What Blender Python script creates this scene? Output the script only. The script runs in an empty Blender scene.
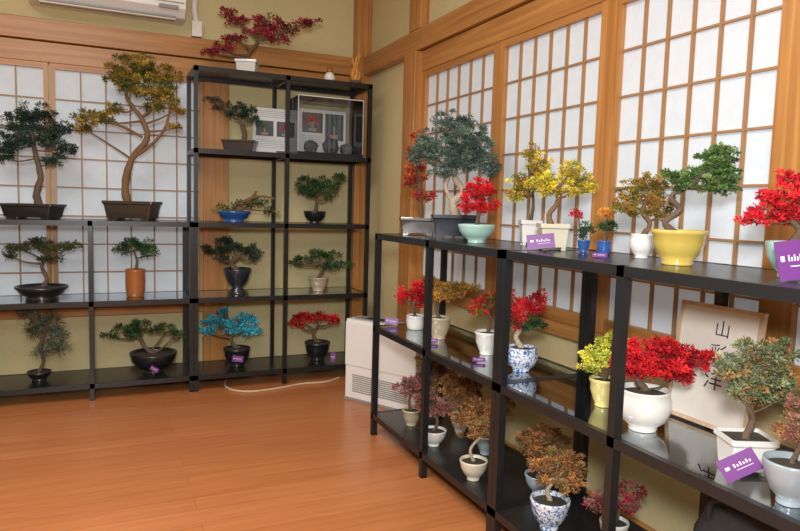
import bpy, math, random
import numpy as np
from mathutils import Vector, Matrix
random.seed(7); rng=np.random.default_rng(7)
D=bpy.data; SC=bpy.context.scene
SC.view_settings.view_transform='Standard'

# ------------------------------------------------------------ materials
def newmat(name):
    m=D.materials.new(name); m.use_nodes=True
    nt=m.node_tree; return m,nt,nt.nodes['Principled BSDF']
def pmat(name,col,rough=.5,metal=0,var=0.12,scale=30,bump=0,emit=0,coat=0):
    m,nt,b=newmat(name)
    tc=nt.nodes.new('ShaderNodeTexCoord'); n=nt.nodes.new('ShaderNodeTexNoise'); n.inputs['Scale'].default_value=scale; n.inputs['Detail'].default_value=5
    nt.links.new(tc.outputs['Object'],n.inputs['Vector'])
    r=nt.nodes.new('ShaderNodeMixRGB')
    r.inputs[1].default_value=(*[c*(1-var) for c in col],1); r.inputs[2].default_value=(*[min(1,c*(1+var)) for c in col],1)
    nt.links.new(n.outputs['Fac'],r.inputs[0]); nt.links.new(r.outputs[0],b.inputs['Base Color'])
    b.inputs['Roughness'].default_value=rough; b.inputs['Metallic'].default_value=metal
    b.inputs['Coat Weight'].default_value=coat
    if bump:
        bm=nt.nodes.new('ShaderNodeBump'); bm.inputs['Strength'].default_value=bump; bm.inputs['Distance'].default_value=.01
        nt.links.new(n.outputs['Fac'],bm.inputs['Height']); nt.links.new(bm.outputs[0],b.inputs['Normal'])
    return m
def wood(name,c1,c2,axis,rough=.35):
    m,nt,b=newmat(name)
    tc=nt.nodes.new('ShaderNodeTexCoord'); mp=nt.nodes.new('ShaderNodeMapping')
    s=[45,45,45]; s[axis]=1.6; mp.inputs['Scale'].default_value=s
    n=nt.nodes.new('ShaderNodeTexNoise'); n.inputs['Scale'].default_value=1.0; n.inputs['Detail'].default_value=4; n.inputs['Distortion'].default_value=.6
    cr=nt.nodes.new('ShaderNodeValToRGB'); cr.color_ramp.elements[0].position=.3; cr.color_ramp.elements[1].position=.72
    cr.color_ramp.elements[0].color=(*c1,1); cr.color_ramp.elements[1].color=(*c2,1)
    nt.links.new(tc.outputs['Object'],mp.inputs[0]); nt.links.new(mp.outputs[0],n.inputs['Vector']); nt.links.new(n.outputs['Fac'],cr.inputs[0]); nt.links.new(cr.outputs[0],b.inputs['Base Color'])
    b.inputs['Roughness'].default_value=rough
    return m
WC1=(.33,.135,.032); WC2=(.52,.25,.075)
WOODX=wood('wood_x',WC1,WC2,0); WOODY=wood('wood_y',WC1,WC2,1); WOODZ=wood('wood_z',WC1,WC2,2)
LATT=pmat('lattice_wood',(.34,.18,.075),.5)
PLASTER=pmat('plaster',(.60,.53,.29),.9,var=.07,scale=60,bump=.15)
CEIL=pmat('ceiling_board',(.7,.62,.48),.8)
BLACK=pmat('black_steel',(.012,.014,.016),.32,var=.2)
BLACKP=pmat('black_shelf_panel',(.014,.015,.016),.25,var=.2)
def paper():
    m,nt,b=newmat('shoji_paper_daylight_glow')
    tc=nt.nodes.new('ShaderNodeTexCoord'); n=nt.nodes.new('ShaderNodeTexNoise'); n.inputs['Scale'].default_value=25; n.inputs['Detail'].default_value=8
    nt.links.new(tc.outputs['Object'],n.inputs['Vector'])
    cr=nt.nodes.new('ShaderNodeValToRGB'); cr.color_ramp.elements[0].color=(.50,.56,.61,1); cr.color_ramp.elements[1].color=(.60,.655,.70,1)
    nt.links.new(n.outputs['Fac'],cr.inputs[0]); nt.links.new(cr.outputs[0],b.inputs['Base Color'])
    nt.links.new(cr.outputs[0],b.inputs['Emission Color']); b.inputs['Emission Strength'].default_value=.18; b.inputs['Roughness'].default_value=.9  # paper emission stands in for daylight coming through the shoji
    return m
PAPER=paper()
def glass(name,tint,gl=.25):
    m=D.materials.new(name); m.use_nodes=True; nt=m.node_tree; nt.nodes.clear()
    o=nt.nodes.new('ShaderNodeOutputMaterial'); t=nt.nodes.new('ShaderNodeBsdfTransparent'); t.inputs[0].default_value=(*tint,1)
    g=nt.nodes.new('ShaderNodeBsdfGlossy'); g.inputs['Roughness'].default_value=.03; g.inputs[0].default_value=(.9,.95,1,1)
    lw=nt.nodes.new('ShaderNodeFresnel'); lw.inputs[0].default_value=1.5
    ad=nt.nodes.new('ShaderNodeMath'); ad.operation='MULTIPLY_ADD'; ad.inputs[1].default_value=1.0; ad.inputs[2].default_value=gl
    ad.use_clamp=True
    mx=nt.nodes.new('ShaderNodeMixShader'); nt.links.new(lw.outputs[0],ad.inputs[0]); nt.links.new(ad.outputs[0],mx.inputs[0])
    nt.links.new(t.outputs[0],mx.inputs[1]); nt.links.new(g.outputs[0],mx.inputs[2]); nt.links.new(mx.outputs[0],o.inputs[0])
    return m
GLASS=glass('shelf_glass',(.85,.9,.88),.28); ACRYL=glass('acrylic',(.95,.96,.97),.0)
def leafmat():
    m,nt,b=newmat('foliage')
    a=nt.nodes.new('ShaderNodeAttribute'); a.attribute_name='Col'
    nt.links.new(a.outputs['Color'],b.inputs['Base Color']); b.inputs['Roughness'].default_value=.6
    b.inputs['Specular IOR Level'].default_value=.2
    return m
LEAF=leafmat()
BARK=pmat('bark',(.12,.08,.05),.9,var=.45,scale=120,bump=.6)
BARKL=pmat('bark_light',(.42,.35,.26),.8,var=.4,scale=120,bump=.5)
BARKO=pmat('bark_orange',(.19,.105,.05),.85,var=.5,scale=150,bump=.6)
SOIL=pmat('soil',(.05,.04,.025),.95,var=.6,scale=300,bump=.8)
def cer(name,col,rough=.18,**k): return pmat(name,col,rough,var=k.pop('var',.06),scale=k.pop('scale',14),coat=.4,**k)
P=dict(black=cer('glaze_black',(.015,.016,.018),.3), brown=cer('glaze_darkbrown',(.035,.025,.02),.35), navy=cer('glaze_navy',(.018,.025,.038)),
 terra=cer('terracotta',(.33,.11,.03),.35,var=.2), white=cer('glaze_white',(.72,.72,.69)), cream=cer('glaze_cream',(.64,.60,.47)),
 blue=cer('glaze_blue',(.03,.1,.33)), turq=cer('glaze_turquoise',(.38,.6,.54)), yellow=cer('glaze_yellow',(.56,.42,.09),var=.15),
 paley=cer('glaze_paleyellow',(.66,.58,.22)), beige=cer('glaze_beige',(.45,.38,.26),var=.2), grey=cer('glaze_bluegrey',(.3,.36,.4),var=.2), lblue=cer('glaze_lightblue',(.42,.56,.66),var=.12))
def porcelain():
    m,nt,b=newmat('porcelain_pattern')
    tc=nt.nodes.new('ShaderNodeTexCoord'); v=nt.nodes.new('ShaderNodeTexNoise'); v.inputs['Scale'].default_value=65; v.inputs['Detail'].default_value=1.5; v.inputs['Distortion'].default_value=1.5
    nt.links.new(tc.outputs['Object'],v.inputs['Vector'])
    cr=nt.nodes.new('ShaderNodeValToRGB'); cr.color_ramp.elements[0].position=.42; cr.color_ramp.elements[0].color=(.06,.16,.45,1); cr.color_ramp.elements[1].position=.5; cr.color_ramp.elements[1].color=(.68,.72,.75,1)
    nt.links.new(v.outputs['Fac'],cr.inputs[0]); nt.links.new(cr.outputs[0],b.inputs['Base Color']); b.inputs['Roughness'].default_value=.15
    return m
P['porc']=porcelain()
WHITEP=pmat('white_plastic',(.80,.80,.78),.35,var=.02)
GREYP=pmat('grey_plastic',(.28,.28,.28),.4)
PURPLE=pmat('purple_card',(.14,.025,.2),.4,var=.05)
PRINT=pmat('white_print',(.7,.65,.75),.5,var=.02)
INK=pmat('ink',(.03,.03,.03),.6)
PBG=pmat('photo_background',(.10,.11,.12),.5); PGR=pmat('photo_green',(.06,.12,.05),.5); PRD=pmat('photo_red',(.4,.05,.04),.5); PTN=pmat('photo_tan',(.4,.3,.2),.5); TXT=pmat('grey_text',(.3,.3,.32),.6)
SHEET=pmat('paper_sheet',(.78,.79,.78),.7,var=.02)
BOARD=pmat('calligraphy_paper',(.72,.67,.60),.7,var=.05); FRAMEW=wood('pale_wood',(.55,.38,.24),(.7,.52,.36),2)
BAG=pmat('black_fabric',(.012,.012,.014),.75,var=.4,bump=.3)
CABLE=pmat('cable_sheath',(.6,.46,.3),.5); ROCK=pmat('rock',(.07,.08,.08),.7,var=.6,bump=1)
CARVE=pmat('carved_wood',(.55,.25,.05),.4,var=.35,scale=50)
def floormat():
    m,nt,b=newmat('floor_laminate')
    tc=nt.nodes.new('ShaderNodeTexCoord')
    br=nt.nodes.new('ShaderNodeTexBrick'); br.inputs['Scale'].default_value=1; br.inputs['Brick Width'].default_value=1.8; br.inputs['Row Height'].default_value=.10
    br.inputs['Mortar Size'].default_value=.0013; br.inputs['Mortar Smooth'].default_value=.3; br.inputs['Mortar'].default_value=(.35,.12,.042,1); br.inputs['Color1'].default_value=(.49,.175,.060,1); br.inputs['Color2'].default_value=(.54,.20,.072,1)
    nt.links.new(tc.outputs['Object'],br.inputs['Vector'])
    mp=nt.nodes.new('ShaderNodeMapping'); mp.inputs['Scale'].default_value=(2.5,45,1); n=nt.nodes.new('ShaderNodeTexNoise'); n.inputs['Scale'].default_value=1; n.inputs['Detail'].default_value=6
    nt.links.new(tc.outputs['Object'],mp.inputs[0]); nt.links.new(mp.outputs[0],n.inputs['Vector'])
    cr=nt.nodes.new('ShaderNodeValToRGB'); cr.color_ramp.elements[0].position=.3; cr.color_ramp.elements[1].position=.7; cr.color_ramp.elements[0].color=(.84,.82,.80,1); cr.color_ramp.elements[1].color=(1.06,1.06,1.06,1)
    nt.links.new(n.outputs['Fac'],cr.inputs[0])
    mx=nt.nodes.new('ShaderNodeMixRGB'); mx.blend_type='MULTIPLY'; mx.inputs[0].default_value=1
    nt.links.new(br.outputs['Color'],mx.inputs[1]); nt.links.new(cr.outputs[0],mx.inputs[2]); nt.links.new(mx.outputs[0],b.inputs['Base Color'])
    b.inputs['Roughness'].default_value=.3; b.inputs['Specular IOR Level'].default_value=.45
    return m
FLOOR=floormat()

# ------------------------------------------------------------ mesh builder
class MB:
    def __init__(s): s.v=[];s.f=[];s.m=[];s.sm=[];s.mats=[];s.c=[]
    def mi(s,mat):
        if mat not in s.mats: s.mats.append(mat)
        return s.mats.index(mat)
    def add(s,vs,fs,mat,smooth=False,cols=None):
        o=len(s.v); s.v+= [tuple(v) for v in vs]; k=s.mi(mat)
        for i,f in enumerate(fs):
            s.f.append(tuple(o+a for a in f)); s.m.append(k); s.sm.append(smooth); s.c.append(cols[i] if cols is not None else (1,1,1))
    def box(s,lo,hi,mat):
        x0,y0,z0=lo;x1,y1,z1=hi
        vs=[(x0,y0,z0),(x1,y0,z0),(x1,y1,z0),(x0,y1,z0),(x0,y0,z1),(x1,y0,z1),(x1,y1,z1),(x0,y1,z1)]
        s.add(vs,[(3,2,1,0),(4,5,6,7),(0,1,5,4),(1,2,6,5),(2,3,7,6),(3,0,4,7)],mat)
    def loops(s,rings,mat,smooth=True,capb=True,capt=True):
        n=len(rings[0]); vs=[v for r in rings for v in r]; fs=[]
        for i in range(len(rings)-1):
            for j in range(n):
                a=i*n+j;b=i*n+(j+1)%n; fs.append((a,b,b+n,a+n))
        s.add(vs,fs,mat,smooth)
        if capb: s.add(rings[0][::-1],[tuple(range(n))],mat)
        if capt: s.add(rings[-1],[tuple(range(n))],mat)
    def lathe(s,prof,mat,seg=28,c=(0,0,0),capb=True,capt=False,sx=1,sy=1):
        rings=[[(c[0]+sx*r*math.cos(2*math.pi*j/seg),c[1]+sy*r*math.sin(2*math.pi*j/seg),c[2]+z) for j in range(seg)] for r,z in prof]
        s.loops(rings,mat,True,capb,capt)
    def tube(s,pts,rad,mat,seg=7,rough=0):
        pts=[Vector(p) for p in pts]; rings=[]
        for i,p in enumerate(pts):
            t=(pts[min(i+1,len(pts)-1)]-pts[max(i-1,0)]).normalized()
            a=t.cross(Vector((.3,1,.2))).normalized(); b=t.cross(a)
            rings.append([tuple(p+(a*math.cos(2*math.pi*j/seg)+b*math.sin(2*math.pi*j/seg))*rad[i]*(1+rough*random.uniform(-1,1))) for j in range(seg)])
        s.loops(rings,mat,True)
    def build(s,name,loc=(0,0,0),rotz=0,bevel=0):
        me=D.meshes.new(name); me.from_pydata(s.v,[],s.f)
        for m in s.mats: me.materials.append(m)
        me.polygons.foreach_set('material_index',s.m); me.polygons.foreach_set('use_smooth',s.sm)
        if LEAF in s.mats:
            at=me.color_attributes.new('Col','FLOAT_COLOR','CORNER')
            ln=np.array([len(f) for f in s.f]); c=np.repeat(np.array(s.c,dtype=np.float32),ln,axis=0)
            c=np.concatenate([c,np.ones((len(c),1),np.float32)],1); at.data.foreach_set('color',c.ravel())
        me.update(); o=D.objects.new(name,me); o.location=loc; o.rotation_euler=(0,0,rotz); SC.collection.objects.link(o)
        if bevel:
            b=o.modifiers.new('bevel','BEVEL'); b.width=bevel; b.segments=2; b.limit_method='ANGLE'
        return o
def boxobj(name,lo,hi,mat,bevel=0):
    c=[(a+b)/2 for a,b in zip(lo,hi)]; m=MB(); m.box([a-k for a,k in zip(lo,c)],[a-k for a,k in zip(hi,c)],mat); return m.build(name,c,0,bevel)
def smooth_path(pts,n=5):
    P_=[Vector(p) for p in pts]; out=[]
    for i in range(len(P_)-1):
        p0=P_[max(i-1,0)];p1=P_[i];p2=P_[i+1];p3=P_[min(i+2,len(P_)-1)]
        for k in range(n):
            t=k/n; out.append(.5*((2*p1)+(p2-p0)*t+(2*p0-5*p1+4*p2-p3)*t*t+(3*p1-p0-3*p2+p3)*t**3))
    out.append(P_[-1]); return out

# ------------------------------------------------------------ room
XW=1.579; YW=4.064; XL=-2.8; YF=-2.4; ZC=2.5
boxobj('floor',(XL-.1,YF-.1,-.1),(XW+.1,YW+.1,0),FLOOR)
boxobj('ceiling',(XL-.1,YF-.1,ZC),(XW+.1,YW+.1,ZC+.1),CEIL)
boxobj('wall_back',(XL-.1,YW,0),(XW+.1,YW+.1,ZC),PLASTER)
boxobj('wall_right',(XW,YF,0),(XW+.1,YW,ZC),PLASTER)
boxobj('wall_left',(XL-.1,YF,0),(XL,YW,ZC),PLASTER)
boxobj('wall_front',(XL-.1,YF-.1,0),(XW+.1,YF,ZC),PLASTER)
tn=[0]
def trim(lo,hi,mat,bev=.003):
    tn[0]+=1; return boxobj('trim_%d'%tn[0],lo,hi,mat,bev)
trim((XL,YW-.055,1.865),(1.485,YW,1.975),WOODX)
trim((XL,YW-.035,1.755),(1.485,YW,1.86),WOODX)
trim((1.485,YW-.09,0),(XW,YW,ZC),WOODZ)
trim((.555,YW-.05,0),(.70,YW,1.755),WOODZ)
trim((XL,YW-.04,.385),(.555,YW,.43),WOODX)
trim((XL,YW-.02,0),(.555,YW,.06),WOODX)
trim((XW-.055,YF,1.865),(XW,YW-.09,1.975),WOODY)
trim((XW-.035,YF,1.755),(XW,3.17,1.86),WOODY)
trim((XW-.075,3.17,0),(XW,3.31,1.86),WOODZ)
trim((XW-.05,3.17,1.98),(XW,3.31,ZC),WOODZ)
trim((XW-.05,YF,.59),(XW,3.17,.64),WOODY)
trim((XW-.02,YF,0),(XW,3.17,.06),WOODY)
wn=[0]
def shoji(axis,a0,a1,z0,z1,off,nv,nh,stile=.035):
    wn[0]+=1; m=MB()
    def B(u0,u1,w0,w1,d0,d1,mat):
        if axis=='x': m.box((u0,YW-d1,w0),(u1,YW-d0,w1),mat)
        else: m.box((XW-d1,u0,w0),(XW-d0,u1,w1),mat)
    Wv=WOODZ; Wh=WOODX if axis=='x' else WOODY
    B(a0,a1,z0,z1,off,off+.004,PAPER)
    B(a0,a0+stile,z0,z1,off+.004,off+.028,Wv); B(a1-stile,a1,z0,z1,off+.004,off+.028,Wv)
    B(a0+stile,a1-stile,z0,z0+.045,off+.004,off+.026,Wh); B(a0+stile,a1-stile,z1-.03,z1,off+.004,off+.026,Wh)
    w=(a1-a0-2*stile)
    for i in range(1,nv):
        c=a0+stile+w*i/nv; B(c-.0035,c+.0035,z0+.045,z1-.03,off+.004,off+.016,LATT)
    for i in range(1,nh):
        c=z0+.045+(z1-z0-.075)*i/nh; B(a0+stile,a1-stile,c-.0035,c+.0035,off+.004,off+.014,LATT)
    m.build('window_%d'%wn[0])
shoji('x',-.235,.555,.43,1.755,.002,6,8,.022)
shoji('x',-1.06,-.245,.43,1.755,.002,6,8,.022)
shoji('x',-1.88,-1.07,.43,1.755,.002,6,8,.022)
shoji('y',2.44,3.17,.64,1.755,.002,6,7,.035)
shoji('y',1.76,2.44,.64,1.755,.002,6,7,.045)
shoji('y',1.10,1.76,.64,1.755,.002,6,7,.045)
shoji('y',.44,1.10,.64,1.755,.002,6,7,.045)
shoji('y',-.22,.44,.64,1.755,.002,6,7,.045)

# ------------------------------------------------------------ racks
def rack(name,x0,x1,y0,y1,mids,levels,axis,glasslv=(),t=.022):
    m=MB(); H=levels[-1]
    posts=[]
    if axis=='x':
        for x in [x0]+mids+[x1]:
            for y in (y0,y1): posts.append((x,y))
    else:
        for y in [y0]+mids+[y1]:
            for x in (x0,x1): posts.append((x,y))
    for x,y in posts:
        px=min(max(x,x0+t/2),x1-t/2); py=min(max(y,y0+t/2),y1-t/2)
        m.box((px-t/2,py-t/2,0.006),(px+t/2,py+t/2,H),BLACK); m.box((px-t*.5,py-t*.5,0),(px+t*.5,py+t*.5,.008),BLACK)
    for i,z in enumerate(levels):
        h=.026
        m.box((x0,y0,z-h),(x1,y0+.018,z),BLACK); m.box((x0,y1-.018,z-h),(x1,y1,z),BLACK)
        m.box((x0,y0+.018,z-h),(x0+.018,y1-.018,z),BLACK); m.box((x1-.018,y0+.018,z-h),(x1,y1-.018,z),BLACK)
        if axis=='x':
            for q in mids: m.box((q-.009,y0+.018,z-h),(q+.009,y1-.018,z-.005),BLACK)
        else:
            for q in mids: m.box((x0+.018,q-.009,z-h),(x1-.018,q+.009,z-.005),BLACK)
        m.box((x0+.018,y0+.018,z-.006),(x1-.018,y1-.018,z-.001),GLASS if i in glasslv else BLACKP)
    m.build(name)
Y1=3.668; Y2=4.0
rack('display_rack',.458,1.470,Y1,Y2,[.964],[.09,.518,.931,1.327,1.757],'x',(1,))
rack('display_rack',-.560,.456,Y1,Y2,[-.048],[.09,.518,.931],'x',(1,))
rack('display_rack',-1.578,-.562,Y1,Y2,[-1.07],[.09,.518,.931],'x',(1,))
rack('display_rack',1.12,1.48,1.699,2.723,[2.204],[.104,.508,.925],'y',(1,),.024)
rack('display_rack',1.12,1.48,.673,1.697,[1.192],[.104,.508,.925],'y',(1,),.024)

# ------------------------------------------------------------ bonsai
ROT=-.4294
def leaves(mb,blobs,s,L,W,cols,dens=1.0):
    for bl in blobs:
        dx,up,rx,rz=bl[:4]; cc=bl[4] if len(bl)>4 else cols
        rx*=1.15; rz*=1.2; ry=max(rz,rx*.75)
        dy=rng.uniform(-.35,.35)*rx
        K=max(9,int(rx*rz/6))                      # clumps of needles / leaves in the pad
        v=rng.normal(size=(K,3)); v/=np.linalg.norm(v,axis=1)[:,None]
        v*=(rng.random(K)**.36)[:,None]
        v[:,2]=np.where(v[:,2]<0,v[:,2]*.7,v[:,2])
        kc=np.array((dx,dy,up))+v*np.array([rx,ry,rz])
        M=max(24,int(rx*rz*7.5*dens/K)); N=K*M
        cr_=2.4+1.0*rng.random(K)
        off=rng.normal(size=(N,3)); off/=np.linalg.norm(off,axis=1)[:,None]; off*=(rng.random(N)**.5)[:,None]
        off[:,2]*=.75
        kk=np.repeat(np.arange(K),M)
        c=kc[kk]+off*cr_[kk][:,None]*np.array([1.15,1.15,.9])
        d=off*1.0+v[kk]*.35+rng.normal(size=(N,3))*.4; d[:,2]+=.3; d/=np.linalg.norm(d,axis=1)[:,None]
        ll=L*(.6+.8*rng.random(N)); p0=c; p1=p0+d*ll[:,None]
        sd=np.cross(d,rng.normal(size=(N,3))); sd/=np.linalg.norm(sd,axis=1)[:,None]+1e-9
        mid=p0*.45+p1*.55; w=(W*(.7+.6*rng.random(N)))[:,None]*.5
        q=np.stack([p0,mid+sd*w,p1,mid-sd*w],1).reshape(-1,3)*s
        ci=rng.integers(0,len(cc),K); base=1.4*np.array(cc)[ci]*(0.55+.9*rng.random((K,1)))
        col=np.minimum(base[kk]*(.7+.6*rng.random((N,1))),.9)
        fs=[(4*i,4*i+1,4*i+2,4*i+3) for i in range(N)]
        mb.add(q.tolist(),fs,LEAF,False,col.tolist())
def pot(mb,kind,w,h,mat,s,soil=SOIL,d=None):
    w*=s;h*=s
    if kind in('rect','square'): w*=.92
    r=w/2
    if kind=='rect' or kind=='square':
        dd=(w*.6 if kind=='rect' else w*.9) if d is None else d*s
        def ring(a,b,z,k=.12):
            cx,cy=a/2,b/2; rr=min(a,b)*k*.5; o=[]
            for sx,sy,a0 in ((1,1,0),(-1,1,90),(-1,-1,180),(1,-1,270)):
                for t in (0,45,90):
                    an=math.radians(a0+t); o.append((sx*(cx-rr)+rr*math.cos(an),sy*(cy-rr)+rr*math.sin(an),z))
            return o
        k=.84 if kind=='rect' else .8
        lip=.03 if kind=='rect' else .02
        z0=h*.12
        R=[ring(w*k,dd*k,z0),ring(w*(k+.1),dd*(k+.1),h*.8),ring(w*(1-lip),dd*(1-lip),h*.84),ring(w,dd,h*.86),ring(w,dd,h),ring(w*.93,dd*.91,h),ring(w*.92,dd*.9,h*.88)]
        mb.loops(R,mat,False,True,False)
        mb.add(ring(w*.92,dd*.9,h*.9),[tuple(range(12))],soil)
        for sx in(-1,1):
            for sy in(-1,1):
                cx=sx*w*k*.38; cy=sy*dd*k*.36; mb.box((cx-w*.07,cy-dd*.08,0),(cx+w*.07,cy+dd*.08,z0*1.02),mat)
        return h*.9
    prof={'bowl':[(.45,0),(.46,.1),(.42,.12),(.7,.3),(.92,.6),(1,.88),(1.02,.95),(1,1),(.92,1),(.88,.85)],
     'deep':[(.55,0),(.58,.06),(.53,.09),(.75,.3),(.92,.6),(.95,.85),(1.02,.9),(1.02,1),(.92,1),(.88,.88)],
     'cyl':[(.8,0),(.86,.04),(.96,.25),(1,.6),(.97,.9),(1,.94),(1,1),(.88,1),(.85,.88)],
     'low':[(.6,0),(.62,.15),(.55,.2),(.8,.4),(.9,.7),(1,.85),(1,1),(.92,1),(.88,.8)],
     'ball':[(.5,0),(.52,.06),(.48,.09),(.8,.25),(1,.52),(.99,.75),(.9,.92),(.94,.96),(.94,1),(.85,1),(.82,.88)],
     'foot':[(.62,0),(.6,.12),(.4,.2),(.42,.3),(.75,.5),(.95,.8),(1.03,.93),(1,1),(.9,1),(.86,.88)]}[kind]
    mb.lathe([(a*r,b*h) for a,b in prof],mat,30)
    a,b=prof[-1]; n=24
    mb.lathe([(a*r*1.02,b*h),(a*r*.5,b*h+h*.06),(a*r*.05,b*h+h*.1)],soil,n,capb=False,capt=True)
    return b*h
G_dk=[(.016,.038,.026),(.03,.055,.04),(.011,.025,.016)]
G_ol=[(.04,.05,.018),(.028,.042,.018),(.055,.06,.022)]
G_gold=[(.22,.15,.018),(.14,.11,.018),(.06,.07,.018),(.27,.18,.025)]
G_gr=[(.026,.068,.022),(.036,.088,.026),(.014,.036,.014)]
G_blg=[(.065,.105,.082),(.045,.08,.062),(.10,.145,.112),(.075,.115,.08)]
R_dk=[(.2,.012,.025),(.12,.01,.02),(.28,.02,.04)]
R_br=[(.40,.01,.016),(.28,.008,.014),(.5,.018,.022)]
CY=[(.02,.31,.40),(.015,.22,.31),(.05,.37,.46)]
YEL=[(.44,.32,.02),(.34,.27,.03),(.52,.40,.04),(.21,.21,.03)]
YG=[(.40,.40,.04),(.26,.32,.04),(.48,.44,.06)]
OLB=[(.17,.12,.02),(.23,.11,.02),(.11,.1,.02),(.24,.16,.04)]
ORB=[(.25,.11,.035),(.19,.08,.035),(.31,.15,.05),(.14,.1,.035)]
MAU=[(.21,.07,.065),(.16,.06,.06),(.26,.12,.09),(.13,.085,.05)]
SIL=[(.13,.17,.085),(.09,.13,.055),(.2,.2,.11),(.23,.13,.05)]
def bonsai(name,x,y,z,S,p,trunk,blobs,cols,L=2.8,W=1.2,bark=BARK,dens=1,soil=SOIL,br2=[]):
    s=1.0/S; mb=MB(); kind,w,h,mat=p[:4]
    pot(mb,kind,w,h,P[mat],s,soil)
    rnd=lambda a: random.uniform(-a,a)
    tp=[(trunk[0][0],0,h*.8)]+[(a,rnd(2.5) if i else 0,b) for i,(a,b,r) in enumerate(trunk)]
    rr=[trunk[0][2]*1.4]+[t[2] for t in trunk]
    sp=smooth_path([(a,b,c) for a,b,c in tp]); n=5
    rad=[rr[min(i//n,len(rr)-1)]*(1-(i%n)/n)+rr[min(i//n+1,len(rr)-1)]*((i%n)/n) for i in range(len(sp))]
    mb.tube([q*s for q in sp],[r_*s*.8 for r_ in rad],bark,9,.16)
    for pth in br2:
        q=smooth_path([(a,rnd(2),b) for a,b,r_ in pth]); k=[pth[min(i//n,len(pth)-1)][2] for i in range(len(q))]
        mb.tube([a*s for a in q],[a*s*.75 for a in k],bark,6,.1)
    lo=len(sp)//3
    for bl in blobs:
        c=Vector((bl[0],0,bl[1]-bl[3]*.3))
        cand=[q for q in sp[lo:] if q.z<=c.z+3] or [sp[lo]]
        q=min(cand,key=lambda a:(a-c).length)
        if (q-c).length>3:
            mdl=(q+c)/2+Vector((rnd(2),rnd(3),rnd(2)-1))
            pp=smooth_path([q,mdl,c],4); r0=max(.6,min(1.4,trunk[-1][2]))
            mb.tube([a*s for a in pp],[s*(r0*(1-i/len(pp)*.7)) for i in range(len(pp))],bark,5)
        for k in range(6):
            e=c+Vector((rnd(bl[2]*.8),rnd(bl[2]*.5),rnd(bl[3]*.6)+bl[3]*.2)); mm=(c+e)/2+Vector((0,0,-1))
            mb.tube([a*s for a in (c,mm,e)],[s*.5,s*.4,s*.2],bark,4)
    leaves(mb,blobs,s,L,W,cols,dens)
    return mb.build(name,(x,y,z),ROT)
YS=3.835
# left rack
bonsai('juniper_bonsai',-.31,YS,.931,195,('rect',57,15,'black'),[(6,12,5),(4,25,4.2),(9,42,3.8),(4,60,3),(2,80,2),(3,98,1)],[(2,104,16,9),(-14,92,18,10),(18,90,17,10),(-20,73,17,9),(27,72,14,9),(2,78,18,10),(-26,60,10,6),(22,60,10,6)],G_dk,W=1.0)
bonsai('cypress_bonsai',.16,YS,.931,184,('rect',54,19,'brown'),[(-5,17,5),(-7,35,4.5),(0,60,4),(14,80,3.5),(10,98,3),(0,112,2.5),(-6,125,2),(5,140,1.5)],
 [(5,150,22,8),(-10,138,17,9),(28,142,18,9),(36,124,13,9),(12,128,20,9),(-34,98,17,7),(-46,90,10,6),(-14,108,10,5),(44,94,7,3),(42,110,8,6),(22,112,12,5)],G_gold,bark=BARKO,dens=1.0,br2=[[(2,62,2.5),(22,78,2),(34,95,1.6),(38,118,1)],[(10,82,2),(-10,92,1.6),(-30,96,1)]])
bonsai('cascading_juniper_bonsai',-.28,YS,.518,192,('low',48,13,'black'),[(0,10,3),(4,20,2.5),(0,32,2),(5,45,1.5)],[(-20,50,18,4),(8,52,18,5),(28,52,12,4),(-30,42,8,3),(12,40,12,3),(-4,58,10,4)],G_ol,W=.9)
bonsai('pine_bonsai',.17,YS,.518,182,('cyl',19,27,'terra'),[(0,25,1.8),(2,35,1.5),(-2,45,1)],[(-6,52,12,6),(8,50,12,6),(14,42,8,4),(-12,44,6,4)],G_gr,W=.9)
bonsai('windswept_bonsai',-.30,YS,.09,190,('low',22,9,'black'),[(0,8,2),(4,20,2),(2,35,2),(8,50,1.5)],[(8,60,9,8),(14,44,8,8),(-4,50,8,8),(6,30,8,5),(20,34,6,5),(-8,64,6,6)],[(.05,.08,.06),(.085,.11,.085),(.03,.05,.035)],L=7,W=.6,dens=.5)
bonsai('juniper_bonsai',.26,YS,.09,178,('bowl',44,20,'black'),[(0,18,3),(-8,25,2.5),(-14,35,2)],[(-30,40,14,4),(-10,44,15,5),(12,42,13,4),(-42,35,8,3),(20,36,8,4),(-20,36,10,3)],G_gr,W=.9)
# tall rack
bonsai('red_leaf_bonsai',.77,YS,1.757,176,('square',24,15,'white'),[(0,13,3),(2,22,2.5),(10,34,2),(4,42,2),(-10,52,1.5)],[(40,48,16,4),(58,54,14,3),(14,44,14,5),(-12,36,12,3),(-24,28,10,3),(-10,52,10,4),(20,56,12,3),(-22,60,10,3),(32,38,12,3),(-36,22,6,3)],R_dk,L=3.4,dens=.8)
bonsai('pine_bonsai',.73,YS,1.327,175,('rect',36,12,'brown'),[(3,10,3.5),(5,20,3),(0,32,2),(4,42,1.5)],[(4,42,11,5),(10,33,8,5),(-6,35,8,4),(-28,50,8,2.5),(-18,45,8,3)],G_dk,W=.9)
bonsai('driftwood_bonsai',.70,YS,.931,173,('low',33,11,'blue'),[(0,10,2.5),(8,14,3),(16,22,2.5),(22,31,1.2)],[(-10,13,8,3),(8,17,10,4),(25,19,7,4),(36,12,5,3)],G_ol+[(.2,.2,.04)],bark=BARKO,dens=.5,br2=[[(-4,10,2),(8,20,2),(26,26,1.5),(40,24,.8)]])
bonsai('pine_bonsai',1.18,YS,.931,165,('bowl',22,12,'black'),[(0,10,2.5),(2,20,2),(0,28,1.5)],[(-4,38,12,7),(12,40,12,7),(24,46,10,3),(2,30,14,4),(-12,32,6,4),(14,28,8,3)],G_gr,W=.9)
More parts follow.
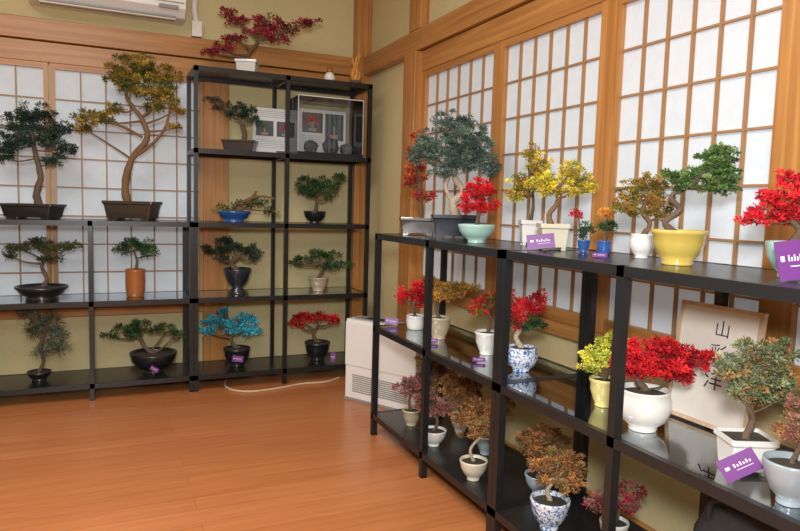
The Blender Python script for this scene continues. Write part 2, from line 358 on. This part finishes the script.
bonsai('juniper_bonsai',.72,YS,.518,171,('foot',27,25,'navy'),[(0,22,4),(-6,30,3),(4,38,2)],[(-22,42,10,5),(-6,48,12,7),(10,44,12,5),(18,36,8,4),(-14,34,8,3)],G_dk,W=.9)
bonsai('pine_bonsai',1.21,YS,.518,163,('deep',20,14,'beige'),[(0,12,2.5),(4,22,2),(2,30,1.5)],[(-14,30,12,3),(12,34,10,5),(22,26,10,4),(8,24,12,3),(0,39,6,3),(-22,26,6,2)],G_gr,W=.9)
bonsai('blue_dyed_bonsai',.72,YS,.09,169,('deep',26,18,'black'),[(0,16,2.5),(-6,28,2),(4,40,1.5)],[(-22,44,13,4),(-4,38,16,5),(10,46,10,6),(14,34,8,5),(-30,34,6,3),(-14,53,6,3)],CY,dens=.8)
bonsai('red_maple_bonsai',1.21,YS,.09,161,('deep',25,18,'black'),[(0,16,2.5),(-4,26,2),(0,34,1.5)],[(-16,40,12,4),(0,42,14,4),(14,40,8,4),(-22,36,6,3)],R_br,dens=.8)
# right rack top
Z=.925
bonsai('red_maple_bonsai',1.27,2.60,Z,226,('rect',40,17,'brown'),[(4,15,2.5),(2,35,2.5),(0,60,2),(-2,80,1.5)],[(-2,60,9,11),(-3,80,9,12),(0,97,6,6),(6,40,8,7),(-8,52,6,8)],[(.3,.02,.02),(.32,.08,.02),(.17,.02,.02)])
bonsai('white_trunk_juniper_bonsai',1.325,2.37,Z,241,('rect',50,23,'navy'),[(2,20,6),(-2,35,5),(8,45,5),(0,58,4),(-4,70,3)],[(-18,90,22,15),(8,98,20,14),(-33,80,13,11),(20,84,17,13),(-2,78,20,10),(-5,113,17,8),(31,70,9,9),(-14,66,12,6),(12,70,12,6)],G_blg,bark=BARKL,W=1.05,L=3.0,dens=1.15,br2=[[(-2,35,3),(-10,50,3),(-6,66,2),(-16,78,1.2)]])
bonsai('red_maple_bonsai',1.25,2.07,Z,270,('bowl',36,18,'turq'),[(0,16,3),(2,30,2),(0,42,1.5)],[(0,47,15,9),(-8,36,10,7),(10,34,10,8),(4,56,10,6)],R_br,L=3.2)
bonsai('yellow_leaf_bonsai',1.38,1.92,Z,282,('square',23,25,'white'),[(0,23,2.5),(2,40,2),(0,60,1.5)],[(-4,60,17,9),(-14,50,12,6),(4,80,11,9),(10,66,11,8),(-4,92,9,6)],OLB+YEL)
bonsai('yellow_leaf_bonsai',1.31,1.70,Z,312,('square',32,26,'cream'),[(-2,24,4),(-4,35,3.5),(4,48,3),(0,60,2)],[(4,60,20,8),(20,68,16,8),(12,79,12,7),(-10,66,13,8),(33,60,9,6),(-20,62,9,6)],YEL,bark=BARKO)
bonsai('miniature_bonsai',1.36,1.61,Z,323,('deep',13,12,'blue'),[(0,11,1.5),(-4,22,1),(-7,34,.8)],[(-8,37,4,4,R_br),(4,24,5,5,G_gr),(-2,18,5,4,G_gr)],G_gr)
bonsai('miniature_bonsai',1.37,1.53,Z,333,('cyl',14,13,'blue'),[(0,12,1.5),(1,22,1),(0,34,.8)],[(2,28,7,7),(0,40,6,4,[(.45,.18,.03)])],G_gr)
bonsai('olive_leaf_bonsai',1.375,1.385,Z,355,('ball',24,24,'white'),[(0,22,3.5),(6,34,3),(-2,46,3),(2,58,2)],[(-8,64,17,11),(-20,52,13,9),(6,74,15,9),(14,56,12,9),(-2,46,14,6),(18,44,9,7)],OLB,bark=BARKO)
bonsai('boxwood_bonsai',1.31,1.20,Z,404,('deep',53,35,'yellow'),[(-5,32,5),(-14,42,4),(0,55,4),(-10,68,3),(8,80,2.5),(20,92,2)],[(32,104,19,12),(14,89,17,9),(41,89,15,9),(-1,79,14,7),(38,114,11,6),(48,78,11,7),(-8,90,9,6),(26,78,14,6)],[(.06,.12,.03),(.042,.09,.026),(.11,.165,.05)],L=3.0,W=1.6)
bonsai('red_maple_bonsai',1.31,.905,Z,478,('bowl',46,36,'turq'),[(0,34,5),(6,48,4),(-4,62,3),(4,80,2)],[(-20,64,22,9),(0,82,22,10),(10,62,20,10),(-38,56,14,5),(20,97,15,8),(-8,98,11,7),(30,72,15,10),(-30,80,11,6)],R_br,L=4.2,W=1.6,dens=.75)
# right rack middle
Z=.508
bonsai('red_maple_bonsai',1.27,2.59,Z,226,('cyl',19,14,'white'),[(0,12,2),(-3,22,1.6),(0,34,1)],[(-4,36,12,7),(6,28,8,6),(-12,30,6,5),(4,44,6,5)],R_br)
bonsai('orange_leaf_bonsai',1.27,2.37,Z,240,('deep',24,22,'beige'),[(0,20,2.5),(-3,32,2),(4,44,1.5)],[(10,48,15,6),(-2,42,11,6),(24,52,11,4),(-4,54,7,4)],[(.34,.19,.03),(.27,.13,.03),(.2,.13,.03)])
bonsai('red_maple_bonsai',1.31,2.06,Z,267,('deep',25,23,'white'),[(0,21,2.5),(3,34,2),(-2,46,1.5)],[(0,50,13,7),(12,42,9,6),(-10,44,9,6),(8,57,9,5)],R_br+OLB)
bonsai('red_maple_bonsai',1.29,1.81,Z,294,('ball',32,24,'porc'),[(0,22,4),(-6,34,3.5),(2,46,3),(0,58,2)],[(-8,60,12,8),(8,66,11,8),(12,48,10,7,G_gr),(-4,46,11,6,G_gr+R_br),(16,74,8,6),(-12,74,6,4)],R_br,bark=BARKL)
bonsai('yellow_leaf_bonsai',1.28,1.40,Z,354,('deep',28,28,'paley'),[(0,26,3),(3,38,2),(-2,50,1.5)],[(-8,48,15,9),(6,60,13,9),(-16,38,9,6),(12,46,9,7),(8,71,9,6)],YG)
bonsai('red_maple_bonsai',1.24,1.21,Z,396,('ball',53,41,'white'),[(0,40,5),(-8,52,4),(6,62,3)],[(10,66,28,11),(-8,80,18,9),(38,68,20,10),(58,72,12,6),(20,84,20,7),(-16,64,14,10),(30,55,16,7),(0,56,16,6)],R_br,L=3.8,W=1.5,dens=.8)
bonsai('silver_leaf_bonsai',1.25,.93,Z,462,('square',50,36,'white'),[(0,34,5),(6,50,4),(-2,70,3),(4,95,2)],[(-20,100,15,12),(0,118,14,11),(20,95,18,13),(-8,82,16,9),(30,118,13,11),(10,72,20,8),(36,78,14,11),(4,100,14,10)],SIL,L=4.4,W=1.4,bark=BARK,dens=.7)
bonsai('brown_leaf_bonsai',1.19,.785,Z,523,('bowl',52,44,'grey'),[(0,42,4),(4,60,3),(0,76,2)],[(6,84,18,10),(-6,74,14,8),(22,80,16,10),(10,98,14,8)],MAU+ORB,L=4.0,dens=.8)
# right rack bottom
Z=.104
bonsai('autumn_bonsai',1.22,2.50,Z,231,('deep',19,16,'beige'),[(0,14,2),(-3,24,2),(0,34,1.2)],[(-4,36,13,8),(4,46,12,7),(9,33,10,7)],MAU)
bonsai('autumn_bonsai',1.37,2.57,Z,222,('deep',18,15,'white'),[(0,14,2),(3,26,2),(0,38,1.2)],[(-4,40,15,9),(9,50,13,8),(-9,54,11,7)],MAU+OLB)
bonsai('autumn_bonsai',1.20,2.25,Z,251,('bowl',25,16,'white'),[(0,14,2),(3,25,2),(-2,36,1.2)],[(-4,36,14,8),(8,42,13,8),(-8,46,11,6)],MAU)
bonsai('autumn_bonsai',1.385,2.36,Z,232,('deep',20,17,'white'),[(0,15,2),(-2,28,2),(2,38,1.2)],[(0,40,18,9),(-8,50,13,7),(10,50,13,7)],ORB)
bonsai('autumn_bonsai',1.35,2.10,Z,258,('deep',21,19,'grey'),[(0,17,2.5),(-2,28,2),(2,38,1.2)],[(0,40,21,9),(-12,48,13,7),(12,50,13,7)],ORB)
bonsai('autumn_bonsai',1.18,1.91,Z,285,('bowl',28,20,'cream'),[(0,18,2.5),(-4,30,2),(4,42,1.5)],[(2,50,17,7),(12,58,14,7),(-10,59,13,7)],ORB,bark=BARKL)
bonsai('autumn_bonsai',1.33,1.73,Z,297,('bowl',30,20,'lblue'),[(0,18,3),(-4,30,2.5),(4,42,2)],[(0,48,21,8),(-12,57,14,7),(12,55,14,7),(2,64,13,6)],ORB)
bonsai('autumn_bonsai',1.21,1.52,Z,333,('bowl',39,31,'porc'),[(0,28,3.5),(-3,40,3),(4,50,2)],[(8,54,22,9),(-6,64,15,7),(22,66,15,7),(6,73,13,6)],ORB,bark=BARKL)
bonsai('autumn_bonsai',1.33,1.38,Z,344,('bowl',28,23,'white'),[(0,20,3),(3,32,2),(0,42,1.5)],[(0,44,22,9),(-14,40,14,7),(14,52,13,7)],MAU+R_dk)

# ------------------------------------------------------------ tags
def tag(x,y,z,w,h,rx,ry,rz):
    m=MB(); t=.0012
    m.box((-w/2,-t,0),(w/2,t,h),PURPLE)
    m.box((-w*.38,-t-.0006,h*.48),(-w*.26,-t,h*.62),PRINT)
    for i in range(6):
        a=-w*.15+i*w*.085; m.box((a,-t-.0006,h*.48),(a+w*.045,-t,h*(.58 if i%2 else .64)),PRINT)
    m.box((-w*.12,-t-.0006,h*.34),(w*.34,-t,h*.365),PRINT)
    o=m.build('plant_name_tag',(x,y,z)); o.rotation_euler=(rx,ry,rz)
tag(1.235,1.655,.932,.084,.046,-.25,-.12,-.55)
tag(1.225,.83,.930,.06,.078,-.2,-.15,-.6)
tag(1.165,.86,.535,.075,.045,-.3,-.55,-.6)
tag(1.19,2.68,.514,.06,.032,-.3,.12,-.5)
tag(1.20,2.29,.512,.045,.016,-.5,0,-.5)
tag(1.21,1.95,.512,.045,.014,-.6,0,-.5)
tag(.25,3.70,.125,.045,.025,-.1,.5,-.3); tag(.70,3.71,.14,.06,.035,-.1,.1,-.3); tag(1.27,3.715,.095,.03,.06,-.1,.1,-.3)
tag(1.24,1.40,.927,.04,.012,-.25,0,-.5)

# ------------------------------------------------------------ AC unit
m=MB()
sec=[(0,0),(.05,-.005),(.15,0),(.20,.04),(.215,.12),(.21,.24),(.19,.29),(.0,.30)]
vs0=[(-.32,YW-.001-a,2.045+b) for a,b in sec]; vs1=[(.44,YW-.001-a,2.045+b) for a,b in sec]
n=len(sec); m.add(vs0+vs1,[(i,(i+1)%n,n+(i+1)%n,n+i) for i in range(n)]+[tuple(range(n))[::-1],tuple(range(n,2*n))],WHITEP)
m.box((-.27,YW-.185,2.036),(.39,YW-.10,2.046),GREYP); m.box((-.27,YW-.175,2.03),(.39,YW-.15,2.04),WHITEP)
m.box((-.31,YW-.2185,2.11),(.43,YW-.212,2.114),GREYP)
m.box((.30,YW-.219,2.075),(.40,YW-.208,2.095),GREYP)
m.build('air_conditioner',bevel=.003)
m=MB(); m.tube(smooth_path([(.51,YW-.03,2.495),(.515,YW-.035,2.3),(.505,YW-.03,2.15),(.515,YW-.03,2.07)]),[.017]*16,WHITEP,12)
m.box((.49,YW-.05,1.985),(.545,YW-.001,2.07),WHITEP); m.build('air_conditioner_hose')
# ------------------------------------------------------------ heater
m=MB(); w,dp,h=.46,.125,.44
m.box((0,0,.012),(w,dp,h),WHITEP); m.box((-.005,-.005,0),(w+.005,dp,.014),GREYP)
for i in range(9):
    z=.05+i*.011; m.box((.05,-.004,z),(w-.05,.001,z+.005),GREYP)
m.box((.03,.02,h),(w-.03,dp-.02,h+.006),GREYP); m.box((.10,.03,h+.006),(.26,.08,h+.009),INK)
m.box((0,-.006,.19),(w,0,h-.015),WHITEP)
o=m.build('fan_heater',(1.20,3.29,0),math.atan2(-.40,.23),bevel=.006)
cu=MB(); cu.tube(smooth_path([(.75,4.0,.03),(.66,3.85,.006),(.64,3.66,.006),(.74,3.56,.006),(.92,3.58,.006),(1.05,3.62,.006),(1.2,3.62,.006),(1.3,3.68,.006)],8),[.006]*57,CABLE,8)
cu.build('power_cable')
# ------------------------------------------------------------ info sign, display case
def photo(m,x0,x1,z0,z1,y,leaf):
    """small printed photograph of a bonsai"""
    m.box((x0,y-.0008,z0),(x1,y,z1),PBG); W_=x1-x0;H_=z1-z0
    m.box((x0+W_*.3,y-.0016,z0+H_*.08),(x0+W_*.7,y-.0008,z0+H_*.22),PTN)
    m.box((x0+W_*.46,y-.0014,z0+H_*.2),(x0+W_*.53,y-.0008,z0+H_*.6),PTN)
    for fx,fz,r in ((.35,.6,.16),(.6,.62,.18),(.5,.8,.15),(.25,.48,.1),(.74,.48,.1)):
        n=10; m.add([(x0+W_*(fx+r*1.1*math.cos(2*math.pi*j/n)*random.uniform(.8,1.1)),y-.0018,z0+H_*(fz+r*.6*math.sin(2*math.pi*j/n)*random.uniform(.8,1.1))) for j in range(n)],[tuple(range(n))],leaf)
def textlines(m,x0,x1,z,nl,y):
    for i in range(nl):
        x=x0
        while x<x1-.01:
            w=random.uniform(.008,.022); m.box((x,y-.0006,z-i*.011),(min(x+w,x1),y,z-i*.011+.0028),TXT); x+=w+.004
m=MB(); yb=3.972
m.box((.83,yb,1.328),(1.115,yb+.004,1.61),SHEET)
textlines(m,.85,1.10,1.59,4,yb); photo(m,.85,.955,1.445,1.535,yb,PGR); photo(m,.975,1.08,1.445,1.535,yb,PRD); textlines(m,.85,1.08,1.42,5,yb); photo(m,.975,1.08,1.335,1.36,yb,PGR)
m.build('information_board')
m=MB(); a0,a1,b0,b1,c0,c1=1.03,1.43,3.70,3.955,1.328,1.66
m.box((a0,b0,c0),(a1,b1,c0+.018),BLACK)
t=.003
m.box((a0,b0,c0+.018),(a1,b0+t,c1),ACRYL);m.box((a0,b1-t,c0+.018),(a1,b1,c1),ACRYL);m.box((a0,b0+t,c0+.018),(a0+t,b1-t,c1),ACRYL);m.box((a1-t,b0+t,c0+.018),(a1,b1-t,c1),ACRYL);m.box((a0,b0,c1-t),(a1,b1,c1),ACRYL)
for e in ((a0,b0),(a1-.004,b0),(a0,b1-.004),(a1-.004,b1-.004)): m.box((e[0],e[1],c0+.018),(e[0]+.004,e[1]+.004,c1),SHEET)
m.box((a0,b0,c1),(a1,b0+.005,c1+.004),SHEET); m.box((a0,b1-.005,c1),(a1,b1,c1+.004),SHEET)
m.box((1.10,3.93,1.348),(1.40,3.934,1.62),SHEET); photo(m,1.12,1.25,1.48,1.60,3.93,PRD); photo(m,1.265,1.385,1.44,1.60,3.93,PGR); textlines(m,1.12,1.25,1.46,5,3.93)
for cx,cz,r in ((1.14,.05,.045),(1.26,.065,.055),(1.36,.04,.04)):
    seg=10; rr=[[ (cx+r*math.sin(math.pi*(i+.5)/6)*math.cos(2*math.pi*j/seg)*random.uniform(.8,1.15),3.80+r*.8*math.sin(math.pi*(i+.5)/6)*math.sin(2*math.pi*j/seg)*random.uniform(.8,1.1),1.346+r*.9*(1-math.cos(math.pi*(i+.5)/6))*.95) for j in range(seg)] for i in range(6)]
    m.loops(rr,ROCK,False)
m.build('acrylic_display_case')
# figurines
m=MB(); m.lathe([(.022,0),(.03,.008),(.032,.025),(.022,.045),(.012,.052)],WHITEP,20,capt=True); m.lathe([(.004,.046),(.016,.05),(.02,.062),(.016,.075),(.004,.08)],P['terra'],16,capt=True)
m.lathe([(.006,0),(.001,.014)],P['terra'],8,c=(-.011,0,.076)); m.lathe([(.006,0),(.001,.014)],P['terra'],8,c=(.011,0,.076))
m.build('cat_figurine',(1.22,3.72,1.757))
m=MB(); m.lathe([(.034,0),(.036,.012),(.03,.02)],BARK,20,capt=True)
for k in range(6):
    a=k*1.05; m.tube(smooth_path([(.012*math.cos(a),.012*math.sin(a),.015),(.024*math.cos(a+.5),.02*math.sin(a+.5),.06),(.01*math.cos(a+1),.012*math.sin(a+1),.10),(.028*math.cos(a+1.5),.02*math.sin(a+1.5),.125+.012*k)]),[.012]*5+[.012]*5+[.007]*5+[.002],CARVE,8,.1)
m.build('carved_wood_ornament',(1.38,3.72,1.757))
# ------------------------------------------------------------ calligraphy board
bb=MB(); w,h=.235,.31
bb.box((-w/2,-.004,0),(w/2,.004,h),BOARD)
for lo,hi in (((-w/2-.005,-.008,-.0),(-w/2+.005,.006,h)),((w/2-.005,-.008,0),(w/2+.005,.006,h)),((-w/2+.005,-.008,0),(w/2-.005,.006,.01)),((-w/2+.005,-.008,h-.01),(w/2-.005,.006,h))): bb.box(lo,hi,FRAMEW)
emp=bb.build('calligraphy_board',(1.405,1.165,.512)); emp.rotation_euler=(-.12,0,-math.pi/2)
for i,(ch,sz,xx,zz) in enumerate((('山',.048,-.01,.235),('彩',.052,-.015,.17),('洋',.058,-.02,.10))):
    t=D.curves.new('character','FONT'); t.body=ch; t.size=sz; t.extrude=.0005; t.offset=-.0004; t.materials.append(INK)
    o=D.objects.new('character_%d'%(i+1),t); SC.collection.objects.link(o); o.parent=emp; o.location=(xx,-.0052,zz); o.rotation_euler=(math.pi/2,0,0)
# ------------------------------------------------------------ bag
m=MB(); rings=[]
for i,(k,z) in enumerate(((.9,0),(1,.03),(1.02,.15),(.95,.25),(.75,.32),(.45,.335))):
    rings.append([(k*.13*math.copysign(abs(math.cos(a))**.5,math.cos(a))+random.uniform(-.005,.005),k*.07*math.copysign(abs(math.sin(a))**.6,math.sin(a))+random.uniform(-.005,.005),z) for a in [2*math.pi*j/24 for j in range(24)]])
m.loops(rings,BAG,True)
m.tube(smooth_path([(-.08,-.05,.28),(-.07,-.06,.33),(0,-.065,.36),(.07,-.06,.33),(.08,-.05,.28)]),[.007]*21,BAG,6)
m.build('black_handbag',(1.27,.90,.104),-math.pi/2+.2)

# ------------------------------------------------------------ lights
def area(name,loc,size,power,rot=(0,0,0),col=(1,1,1)):
    l=D.lights.new(name,'AREA'); l.energy=power; l.size=size; l.color=col; o=D.objects.new(name,l); o.location=loc; o.rotation_euler=rot; SC.collection.objects.link(o); return o
area('ceiling_fill',(-.5,1.7,2.45),1.2,48,col=(1,.985,.96))  # unseen fill light added below the ceiling to brighten the closed room
area('ceiling_fill',(-.3,-.6,2.45),1.2,48,col=(1,.985,.96))  # second added fill, out of view behind the camera
o=area('camera_flash',(-.05,-.1,1.35),.2,46,col=(1,1,1)); o.rotation_euler=(math.radians(88),0,-.36)
w=D.worlds.new('w'); SC.world=w; w.use_nodes=True; w.node_tree.nodes['Background'].inputs[0].default_value=(.7,.8,1,1); w.node_tree.nodes['Background'].inputs[1].default_value=.5

# ------------------------------------------------------------ camera
yaw,pitch,roll,f=0.4294,0.0911,-0.0285,656.443
fw=Vector((math.sin(yaw)*math.cos(pitch),math.cos(yaw)*math.cos(pitch),-math.sin(pitch)))
r=Vector((math.cos(yaw),-math.sin(yaw),0)); d=fw.cross(r)
r2=r*math.cos(roll)+d*math.sin(roll); d2=-r*math.sin(roll)+d*math.cos(roll)
M=Matrix(((r2.x,-d2.x,-fw.x,0),(r2.y,-d2.y,-fw.y,0),(r2.z,-d2.z,-fw.z,1.052),(0,0,0,1)))
c=D.cameras.new('camera'); co=D.objects.new('camera',c); co.matrix_world=M; c.lens=36*f/800; c.clip_start=.02; SC.collection.objects.link(co); SC.camera=co
